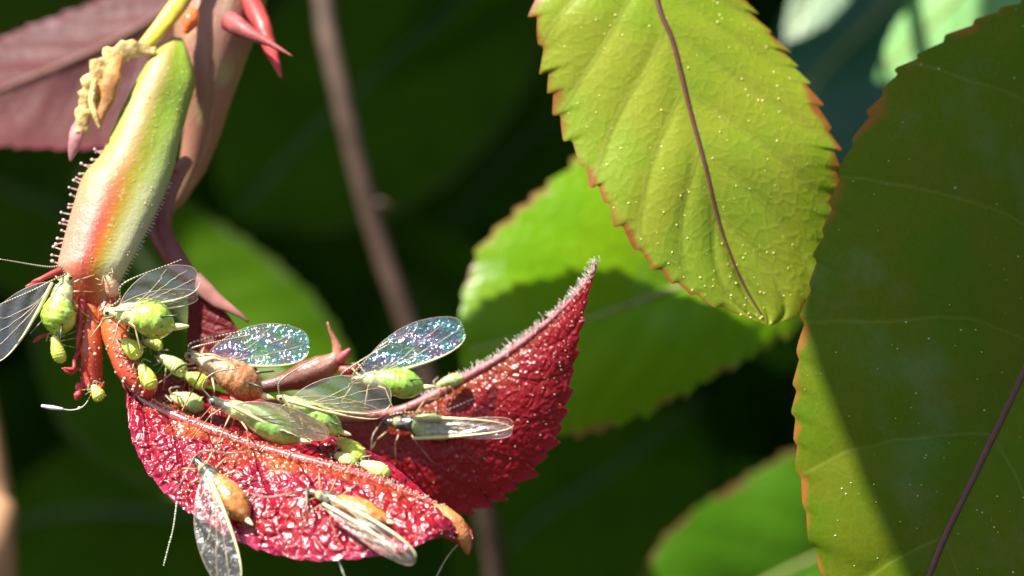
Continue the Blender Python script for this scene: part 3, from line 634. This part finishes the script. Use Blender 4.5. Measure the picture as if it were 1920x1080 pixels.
# brown hooked bract between the wings
m_bract = stem_red_mat('bract_brown', (.13, .05, .045), (.20, .07, .05), (.46, .20, .12), .4)
br = bpy.data.objects.new('bract', None); link(br, shoot)
ob, V, F = tube('hook', PP([(470, 730, .30), (510, 722, .30), (560, 708, .28), (605, 690, .26), (632, 668, .25), (630, 645, .25), (620, 622, .24), (614, 604, .23)]), (.028, .034, .045, .070, .066, .034, .014, .004), m_bract, br, 16, n=44, lump=.03); addbvh(V, F)
tube('tooth', PP([(635, 675, .24), (648, 664, .22), (657, 655, .21)]), (.03, .022, .010), m_tip_dark, br, 8, n=10)
tube('tooth', PP([(640, 695, .24), (660, 694, .22), (668, 685, .2)]), (.03, .026, .006), m_tip_red, br, 8, n=10)

# ==================================================================
#  APHIDS
# ==================================================================
def bodymat(name, stops, spots=None, rough=.25, sub=.5, seg=9):
    t = NT(name); st = t.uv('st'); sx = t.n('SeparateXYZ'); t.l(st, sx.inputs[0]); tc = t.n('TexCoord').outputs['Object']
    nz = t.noise(tc, 22, 3)
    c = t.ramp(t.math('ADD', sx.outputs[0], t.math('MULTIPLY', t.math('SUBTRACT', nz, .5), .06)), stops)
    c = t.mix(t.math('MULTIPLY', t.smooth(t.noise(tc, 40, 3), .45, .75), .35), c, t.mix(.6, c, (1, 1, .8, 1)))
    if name.startswith('aphid'):   # dark plates on head and thorax
        pl = t.math('MULTIPLY', t.smooth(t.noise(tc, 30, 3, .6), .56, .64), t.smooth(sx.outputs[0], .5, .4))
        c = t.mix(t.math('MULTIPLY', pl, .75), c, (.06, .045, .02, 1))
    if spots is None and 'green' in name: spots = (.10, .16, .02)
    if spots:
        vo = t.n('TexVoronoi'); vo.inputs['Scale'].default_value = 26; t.l(tc, vo.inputs['Vector'])
        m = t.math('MULTIPLY', t.smooth(vo.outputs['Distance'], .30, .16) if 'green' in name else t.smooth(t.noise(tc, 34, 5, .7), .52, .64), t.smooth(sx.outputs[0], .42, .5))
        c = t.mix(t.math('MULTIPLY', m, .65), c, c4(spots))
    t.l(c, t.p.inputs['Base Color']); t.p.inputs['Roughness'].default_value = rough
    t.p.inputs['Subsurface Weight'].default_value = sub; t.p.inputs['Subsurface Radius'].default_value = (.04, .05, .012); t.p.inputs['Subsurface Scale'].default_value = 1
    t.p.inputs['Coat Weight'].default_value = .5; t.p.inputs['Coat Roughness'].default_value = .15
    bn = t.n('Bump'); bn.inputs['Strength'].default_value = .3; bn.inputs['Distance'].default_value = .008
    wv = t.math('SINE', t.math('MULTIPLY', sx.outputs[0], seg * 6.283 * 1.6))
    t.l(t.math('ADD', t.math('MULTIPLY', wv, .10), t.math('ADD', t.noise(tc, 70, 2), t.math('MULTIPLY', t.noise(tc, 18, 3), 1.2 if name != 'aphid_brown' else 4.0))), bn.inputs['Height']); t.l(bn.outputs[0], t.p.inputs['Normal'])
    return t.m
pal = (.62, .62, .26)
MB = dict(
    green=bodymat('aphid_green', [(0, (.30, .32, .12)), (.14, (.50, .50, .22)), (.38, (.66, .66, .32)), (.46, (.38, .55, .07)), (1, (.36, .56, .03))]),
    deep=bodymat('aphid_deep_green', [(0, (.20, .22, .08)), (.14, (.36, .38, .16)), (.38, (.40, .48, .18)), (.46, (.26, .46, .05)), (1, (.27, .50, .04))]),
    brown=bodymat('aphid_brown', [(0, (.30, .22, .12)), (.15, (.55, .42, .24)), (.38, (.55, .36, .20)), (.5, (.42, .20, .08)), (1, (.46, .12, .02))], spots=(.10, .035, .015)),
    orange=bodymat('aphid_orange', [(0, (.03, .025, .02)), (.14, (.06, .04, .03)), (.18, (.55, .42, .2)), (.24, (.03, .03, .025)), (.38, (.08, .06, .03)), (.44, (.42, .20, .06)), (1, (.50, .17, .015))], spots=(.12, .04, .012)),
    black=bodymat('aphid_black_green', [(0, (.015, .015, .012)), (.16, (.03, .03, .025)), (.19, (.40, .38, .2)), (.24, (.015, .015, .014)), (.42, (.02, .02, .018)), (.46, (.40, .52, .22)), (1, (.30, .50, .14))]),
    dark=bodymat('aphid_dark_head', [(0, (.03, .03, .02)), (.2, (.10, .09, .05)), (.28, (.50, .52, .22)), (.4, (.50, .56, .24)), (.48, (.25, .45, .10)), (1, (.24, .46, .07))]),
    yel=bodymat('nymph_yellow', [(0, (.62, .64, .16)), (.3, (.60, .66, .10)), (1, (.52, .62, .04))]),
    pale=bodymat('nymph_pale', [(0, (.66, .70, .40)), (.3, (.56, .66, .26)), (1, (.42, .60, .14))]),
    dull=bodymat('nymph_dull', [(0, (.36, .42, .16)), (1, (.30, .40, .12))]),
    skin=bodymat('skin_peach', [(0, (.70, .42, .26)), (.6, (.66, .38, .26)), (1, (.40, .24, .14))]))
m_leg = NT('aphid_leg'); st_ = m_leg.uv('st'); sx = m_leg.n('SeparateXYZ'); m_leg.l(st_, sx.inputs[0])
m_leg.l(m_leg.ramp(sx.outputs[0], [(0, (.50, .40, .18)), (.36, (.42, .26, .12)), (.44, (.08, .045, .02)), (.54, (.45, .30, .14)), (.85, (.36, .21, .10)), (.95, (.05, .03, .02))]), m_leg.p.inputs['Base Color']); m_leg.p.inputs['Roughness'].default_value = .35
m_ant = NT('aphid_antenna'); st_ = m_ant.uv('st'); sx = m_ant.n('SeparateXYZ'); m_ant.l(st_, sx.inputs[0])
bw = m_ant.math('GREATER_THAN', m_ant.math('FRACT', m_ant.math('MULTIPLY', sx.outputs[0], 30.0)), .5)
m_ant.l(m_ant.mix(bw, (.07, .055, .04, 1), (.45, .41, .28, 1)), m_ant.p.inputs['Base Color']); m_ant.p.inputs['Roughness'].default_value = .3
m_eye = simple('aphid_eye', (.02, .012, .012), .15, .6)
m_corn = simple('aphid_cornicle', (.05, .05, .03), .35)
m_cauda = simple('aphid_cauda', (.72, .68, .34), .4, sub=.3)
m_vein = simple('wing_vein', (.66, .60, .30), .35, .5, noise=.15)
m_vein_b = simple('wing_vein_thin', (.45, .34, .24), .35, .5, noise=.15)
def wingmat(name, tint, opac, irid, rough=.14, bump=.9):
    """thin membrane: mostly clear, a little scattering, wrinkled gloss tinted by film interference"""
    t = NT(name); uv = t.uv('UVMap'); t.t.nodes.remove(t.p)
    bn = t.n('Bump'); bn.inputs['Strength'].default_value = bump; bn.inputs['Distance'].default_value = .035
    t.l(t.math('ADD', t.noise(uv, 15, 4, .65), t.math('MULTIPLY', t.noise(uv, 50, 2), .4)), bn.inputs['Height'])
    film = t.ramp(t.noise(uv, 6, 3, .6), [(.30, (.95, .90, .62)), (.42, (.75, .62, .95)), (.50, (.35, .85, .95)), (.58, (.45, .95, .75)), (.68, (.95, .80, .90))])
    gc = t.mix(irid, (.9, .9, .9, 1), film)
    gl = t.n('BsdfGlossy'); gl.inputs['Roughness'].default_value = rough; t.l(gc, gl.inputs['Color']); t.l(bn.outputs[0], gl.inputs['Normal'])
    df = t.n('BsdfDiffuse'); df.inputs[0].default_value = c4(tint); ts = t.n('BsdfTranslucent'); ts.inputs[0].default_value = c4(tint)
    m0 = t.n('MixShader'); m0.inputs[0].default_value = .5; t.l(df.outputs[0], m0.inputs[1]); t.l(ts.outputs[0], m0.inputs[2])
    tr = t.n('BsdfTransparent'); tr.inputs[0].default_value = (.97, .97, .96, 1)
    m1 = t.n('MixShader'); t.l(t.math('MULTIPLY_ADD', t.noise(uv, 9, 3), opac, opac * .5), m1.inputs[0]); t.l(tr.outputs[0], m1.inputs[1]); t.l(m0.outputs[0], m1.inputs[2])
    fr = t.n('Fresnel'); fr.inputs[0].default_value = 1.5; t.l(bn.outputs[0], fr.inputs['Normal'])
    g = t.math('ADD', .04 + .29 * irid**2, t.math('MULTIPLY', fr.outputs[0], .9 if irid > .25 else .35), clamp=True)
    mx = t.n('MixShader'); t.l(g, mx.inputs[0]); t.l(m1.outputs[0], mx.inputs[1]); t.l(gl.outputs[0], mx.inputs[2]); t.l(mx.outputs[0], t.out.inputs[0])
    return t.m
MW = dict(clear=wingmat('wing_clear', (.70, .67, .64), .15, .3, .2, .28), irid=wingmat('wing_iridescent', (.60, .48, .54), .20, 1.0, .20),
          milky=wingmat('wing_milky', (.62, .72, .50), .82, .1, .25), amber=wingmat('wing_amber', (.72, .52, .42), .09, .2, .30, .35))

WPROF = ([0, .03, .06, .12, .16, .22, .32, .39, .48, .6, .72, .82, .9, .96, 1], [.05, .24, .33, .35, .31, .50, .62, .60, .78, .96, 1, .88, .62, .32, .03])
NPROF = ([0, .04, .1, .2, .35, .55, .7, .85, .95, 1], [.08, .36, .50, .60, .78, .96, 1, .86, .56, .05])
def aphid(name, label, H, T, rad, D, mat, group, prof=None, wings=(), antennae=(), cornicle=True, cauda=True, legs=True, Y=None, lift=.6, tilt=0.0, flat=.9, legscale=1.0):
    """H, T: head and tail in photo pixels; rad: half-width in pixels; D: dorsal direction."""
    rad = rad / FOC; cx, cy = (H[0] + T[0]) / 2, (H[1] + T[1]) / 2
    if Y is None:
        h = ray(cx, cy); Y = (h[0][1] if h else .2) - rad * lift
        ys = [r_[0][1] for r_ in (ray(H[0] * .8 + T[0] * .2, H[1] * .8 + T[1] * .2), ray(H[0] * .2 + T[0] * .8, H[1] * .2 + T[1] * .8)) if r_]
        if len(ys) == 2: tilt = float(np.clip((ys[1] - ys[0]) / .6, -.35, .35))
    A = P(*H, Y - tilt / 2); B = P(*T, Y + tilt / 2)
    fwd = nrm(A - B); D = np.asarray(D, float); D = nrm(D - fwd * D.dot(fwd)); S = np.cross(fwd, D)
    L = np.linalg.norm(A - B); C = (A + B) / 2
    t = thing(name, label, 'aphid', C - D * rad, group)
    prof = prof or WPROF
    n, k = 52, 22; s = np.linspace(0, 1, n)**1.0; pr = np.interp(s, *prof)
    pr = np.convolve(np.r_[pr[0], pr, pr[-1]], [.25, .5, .25], 'valid'); pr[0] = .02; pr[-1] = .02
    rip = 1 + (.022 if prof is NPROF else .009) * np.sin(s * 2 * np.pi * 11) * (s > .3)
    th = np.linspace(0, 2 * np.pi, k, endpoint=False)
    c = A[None] * (1 - s[:, None]) + B[None] * s[:, None] + D[None] * (rad * .22 * np.sin(s * np.pi))[:, None]
    r = (pr * rip * rad)[:, None] * (1 + .012 * rng.standard_normal((n, k)))
    lo_ = np.array([[math.sin(5 * a_ + 3 * b_ + rad * 900) * math.sin(9 * a_ - 2 * b_) for b_ in th] for a_ in s * 3]); r = r * (1 + .022 * lo_)
    G = c[:, None] + r[..., None] * (S[None, None] * np.cos(th)[None, :, None] + D[None, None] * (np.sin(th) * flat)[None, :, None])
    st = np.stack(np.broadcast_arrays(s[:, None], (th / 6.2832)[None]), -1).reshape(-1, 2)
    F = gridfaces(n, k, True).tolist() + [list(range(k))[::-1], [(n - 1) * k + i for i in range(k)]]
    body = mesh('body', G.reshape(-1, 3), F, MB[mat], t, st, st)
    at = lambda q: A * (1 - q) + B * q + D * rad * .22 * math.sin(q * math.pi)
    prr = lambda q: np.interp(q, *prof) * rad
    nym = prof is NPROF
    for sg in (-1, 1):
        v, f = ico(); mesh('eye', at(.07) + S * sg * prr(.07) * .85 + D * prr(.07) * .3 + v * rad * (.10 if nym else .12), f, m_eye, t)
        if cornicle:
            a = at(.78) + S * sg * prr(.78) * .65 + D * prr(.78) * .6 * flat
            d = nrm(-fwd * .85 + S * sg * .4 + D * .4) * rad * (.35 if nym else 1.0)
            tube('cornicle', np.stack([a, a + d * .5, a + d]), (rad * .08, rad * .055, rad * .045), m_cauda if nym else m_corn, t, 6)
        if legs:
            for q, fo in ((.17, .55), (.27, .05), (.37, -.6)):
                hip = at(q) + S * sg * prr(q) * .75 - D * prr(q) * .35
                ll = L * (.42 if not nym else .36) * legscale
                foot = hip + S * sg * ll * .75 + fwd * fo * ll - D * rad * .8
                nr = near(foot)
                if nr and nr[1] < ll * 1.1: foot = nr[0]
                knee = (hip * .55 + foot * .45) + D * ll * .30 + S * sg * ll * .08
                lr = rad * (.052 if not nym else .07)
                tube('leg', np.stack([hip, hip * .5 + knee * .5, knee, knee * .5 + foot * .5, foot * .97 + knee * .03, foot]), (lr * 1.2, lr * 1.3, lr, lr * .8, lr * .7, lr * .6), m_leg.m, t, 6)
    if cauda:
        a = at(.97); tube('cauda', np.stack([a, a - fwd * rad * .35 + D * rad * .08, a - fwd * rad * .7 + D * rad * .18]), (rad * .2, rad * .15, rad * .05), m_cauda, t, 8)
    for pts in antennae:
        p3 = np.vstack([at(.03) + D * prr(.05) * .5, PP([(x, y, Y + (z[0] if z else 0)) for x, y, *z in pts])])
        tube('antenna', p3, (.0055, .0045, .0035, .0025), m_ant.m, t, 6, n=44)
    if not antennae and nym:
        for sg in (-1, 1):
            a = at(.03) + S * sg * prr(.05) * .5
            tube('antenna', np.stack([a, a + (fwd * .35 + S * sg * .35 + D * .35) * rad, a + (-fwd * .5 + S * sg * 1.0 + D * .5) * rad]), (.005, .004, .003), m_ant.m, t, 5, n=10)
    for (rx, ry, ry_), (tx, ty, ty_), side, wd, wm, curl in wings:
        wing(t, P(rx, ry, Y + ry_), P(tx, ty, Y + ty_), np.asarray(side, float), wd / FOC, wm, curl)
    return t
def wing(t, r0, t0, side, wd, wm, curl=.04):
    ax = nrm(t0 - r0); L = np.linalg.norm(t0 - r0); side = nrm(side - ax * side.dot(ax)); nn = np.cross(ax, side)
    nu, nv = 44, 16
    l = (1 - np.cos(np.linspace(0, 1, nu) * np.pi)) / 2
    f = l**.72 * np.maximum(1 - l, 0)**.42; f = f / f.max() + .40 * l**9
    lowr = wd * (.40 * (1 - np.sqrt(np.maximum(1 - l**7, 0))) - .07 * np.sin(np.pi * l)); upr = f * wd
    v = np.linspace(0, 1, nv)
    off = lowr[:, None] * (1 - v) + upr[:, None] * v
    bend = curl * L * (np.sin(l * np.pi)[:, None] * .6 + (v[None]**2) * l[:, None] * .8)
    rip = .008 * np.sin(l[:, None] * 17 + v[None] * 9) * np.sin(np.pi * v)[None] * np.sin(np.pi * l)[:, None]
    G = r0 + ax * (l * L)[:, None, None] + side * off[..., None] + nn * (bend + rip)[..., None]
    uv = np.stack(np.broadcast_arrays((l * L)[:, None], off), -1).reshape(-1, 2)
    wo = mesh('wing', G.reshape(-1, 3), gridfaces(nu, nv), MW[wm], t, uv, uv)
    tube('vein', G[1:-1, 0], np.array((.008, .010, .009, .006, .0025, .0015)), m_vein, wo, 6)
    tube('vein', G[2:-1, -1], np.array((.0016, .0012, .0012)), m_vein_b, wo, 5)
    for v0, v1, lend in ((.12, .9, .62), (.12, .82, .85), (.10, .5, .95)):
        li = np.linspace(.12, lend, 16); pts = []
        for q, lq in enumerate(li):
            k = q / 15; vq = v0 * (1 - k) + v1 * k**1.3; iu = np.searchsorted(l, lq); iu = min(iu, nu - 1); jv = vq * (nv - 1); j0 = int(jv); fr = jv - j0
            pts.append(G[iu, j0] * (1 - fr) + G[iu, min(j0 + 1, nv - 1)] * fr)
        tube('vein', np.array(pts), (.0022, .0018, .0012), m_vein_b, wo, 5)
    return wo

GW = 'winged aphids on the rose shoot'; GN = 'wingless aphid nymphs on the rose shoot'
up = (-.1, -.35, .93)
aphid('winged_aphid', 'plump green winged aphid on the left side of the red stalk, its wing hanging outward', (128, 512), (106, 632), 35, (-.45, -.85, .1), 'green', GW, Y=-.02,
      wings=[((98, 530, -.02), (2, 692, -.05), (-1, 0, .7), 66, 'clear', .03)],
      antennae=[[(112, 500, -.02), (85, 500, -.03), (0, 486, -.05)], [(100, 525, -.06), (60, 545, -.08), (-10, 575, -.1)]], legscale=.9)
aphid('winged_aphid', 'light green winged aphid with clear upright wing where the two stalks fork', (192, 586), (330, 614), 39, up, 'green', GW, Y=-.13,
      wings=[((224, 576, .02), (378, 552, .08), (0, .1, 1), 62, 'clear', .02), ((214, 582, -.06), (372, 572, .0), (0, -.2, 1), 34, 'clear', .02)],
      antennae=[[(224, 562, -.02), (234, 530, -.04), (340, 487, .0)]])
aphid('winged_aphid', 'brown and orange spotted winged aphid with a blue-green glinting wing', (346, 662), (494, 744), 37, (.25, -.45, .85), 'brown', GW, Y=.0,
      wings=[((382, 678, .0), (578, 686, .08), (0, .15, 1), 76, 'irid', .03)],
      antennae=[[(362, 642, -.02), (440, 624, .0), (542, 609, .05)], [(368, 650, -.05), (440, 634, -.05), (470, 628, -.05)]])
aphid('winged_aphid', 'green winged aphid with large glittering wing next to the brown hooked bract', (655, 712), (798, 728), 31, up, 'deep', GW, Y=.12,
      wings=[((672, 712, -.02), (880, 652, .06), (-.1, .1, 1), 74, 'irid', .03)],
      antennae=[[(672, 690, -.02), (720, 645, -.02), (758, 630, 0), (772, 612, 0)], [(640, 702, -.05), (690, 668, -.05), (730, 645, -.05)]])
aphid('winged_aphid', 'green winged aphid under a crumpled smoky wing amid the cluster', (518, 742), (642, 812), 29, (.2, -.45, .87), 'deep', GW, Y=-.06,
      wings=[((545, 752, -.03), (728, 782, .0), (.1, .1, 1), 66, 'clear', .04), ((540, 752, -.07), (712, 792, -.04), (.1, -.2, 1), 30, 'amber', .02)],
      antennae=[[(525, 715, -.02), (560, 690, 0), (600, 670, 0)]])
aphid('winged_aphid', 'green winged aphid with dark head and milky folded wing above the white ridge', (388, 748), (566, 828), 31, (.2, -.6, .78), 'dark', GW, Y=-.24,
      wings=[((436, 762, -.07), (608, 836, -.05), (.4, -.3, 1), 46, 'milky', .05)],
      antennae=[[(380, 725, -.02), (400, 700, -.02), (450, 690, 0)]])
aphid('winged_aphid', 'black-headed winged aphid lying flat on the ruby leaflet, wings folded back', (714, 790), (862, 808), 25, (-.1, -.9, .4), 'black', GW, lift=1.0,
      wings=[((774, 784, -.06), (962, 792, -.16), (0, -.05, -1), 34, 'clear', -.02), ((774, 822, -.08), (964, 808, -.18), (0, -.05, 1), 30, 'clear', .02)],
      antennae=[[(745, 775, -.05), (830, 770, -.04), (905, 740, -.02)], [(700, 815, -.03), (696, 840, -.02), (690, 860, 0)]], legscale=1.25)
aphid('winged_aphid', 'orange winged aphid on the crimson leaflet, its wing reaching past the lower edge', (362, 856), (466, 978), 29, (.1, -.9, .4), 'orange', GW, lift=.7,
      wings=[((388, 884, -.06), (466, 1092, -.30), (-1, 0, -.2), 62, 'amber', -.03)],
      antennae=[[(352, 880, -.02), (340, 905, -.02), (325, 925, 0)], [(385, 845, -.03), (430, 850, -.03), (470, 845, 0)]], legscale=.9)
aphid('winged_aphid', 'black and orange winged aphid on the crimson leaflet with wings trailing towards its curled tip', (570, 918), (732, 980), 22, (.1, -.9, .4), 'orange', GW, lift=.7,
      wings=[((620, 934, -.05), (786, 1030, -.36), (-.6, .15, -1), 42, 'amber', .03), ((606, 945, -.05), (745, 1028, -.34), (-.6, .15, -1), 20, 'amber', .02)],
      antennae=[[(545, 925, -.02), (500, 932, -.02), (470, 925, 0)], [(575, 945, -.02), (568, 965, -.02), (560, 985, 0)]])
def nymph(label, H, T, r, mat='yel', D=(-.1, -.6, .8), **k):
    k.setdefault('lift', .8); k.setdefault('cauda', False); r = r * 1.12; return aphid('aphid_nymph', label, H, T, r, D, mat, GN, prof=NPROF, cornicle=k.pop('cornicle', True), **k)
nymph('yellow-green nymph just under the upright-winged aphid at the fork', (226, 638), (264, 670), 17)
nymph('slim yellow nymph on the petiole where the crimson leaflet begins', (262, 682), (287, 730), 14)
nymph('pale green nymph with whitish head beside the dark red small leaflet', (296, 668), (350, 702), 15, 'pale')
nymph('round yellow-green nymph touching the brown spotted winged aphid', (348, 703), (388, 725), 15)
nymph('pale nymph lying along the start of the white ridge', (318, 742), (382, 768), 18, 'pale')
nymph('tiny yellow nymph clinging to the end of the cut red stalk', (172, 722), (190, 752), 12, Y=-.07)
nymph('slender lime nymph hanging below the plump green aphid on the stalk', (102, 626), (117, 682), 13, 'yel', D=(-.6, -.7, .2), Y=-.03, cornicle=False)
nymph('bright yellow nymph at the end of the cluster by the orange-brown leaflet base', (632, 824), (682, 864), 17)
nymph('pale green nymph tucked under the bright yellow nymph', (628, 852), (668, 874), 14, 'pale')
nymph('small pale green nymph on the ridge nearest to the ruby leaflet', (676, 868), (730, 892), 14, 'pale')
nymph('dull green nymph at the hairy upper edge of the ruby leaflet', (818, 724), (870, 708), 12, 'dull', Y=.3)
nymph('small yellow nymph half hidden below the belly of the upright-winged aphid', (268, 640), (305, 652), 11)
s_ = aphid('shed_aphid_skin', 'peach-coloured shed aphid skin stuck on the stalk fork', (200, 517), (216, 556), 15, (.2, -.9, .3), 'skin', None, prof=NPROF, cornicle=False, cauda=False, lift=.6); s_['category'] = 'aphid skin'

# ---- loose threads
m_silk = simple('silk', (.50, .52, .40), .3, .5)
m_white = simple('white_scale', (.82, .80, .84), .15, .8, noise=.05, coat=.5)
def thread(label, pts, r=.0035):
    p = PP(pts); t = thing('silk_thread', label, 'thread', p[0], 'threads hanging from the leaflet')
    tube('strand', p, (r, r * .8, r * .6), m_silk, t, 5, n=30)
    c = spline(p, 26); blobs('thread_beads', c[1:], rng.uniform(.9, 1.7, 25) * r, m_silk, t)
thread('thin beaded thread hanging from the lower edge of the crimson leaflet near its stalk', [(332, 940, -.42), (325, 990, -.42), (316, 1025, -.42), (307, 1060, -.42)])
thread('short thread hanging from the lowest point of the crimson leaflet', [(632, 1044, -.8), (640, 1065, -.8), (652, 1095, -.8)])
thread('thin thread slanting down from the curled orange leaflet tip', [(872, 1008, -.56), (850, 1030, -.56), (832, 1055, -.56), (812, 1095, -.55)])
wt = thing('bristle', 'white glossy bristle dangling on a thread beside the cut stalk end', 'bristle', P(150, 765, -.05))
tube('shaft', PP([(78, 761, -.05), (95, 764, -.05), (118, 767, -.05)]), (.007, .011, .006), m_white, wt, 8, n=12)
tube('filament', PP([(116, 767, -.05), (132, 769, -.05), (149, 766, -.05), (160, 758, -.04), (168, 745, .0)]), (.003, .003, .002), m_silk, wt, 5, n=20)
blobs('bead', [P(149, 765, -.05)], [.009], m_white, wt, kind=None)
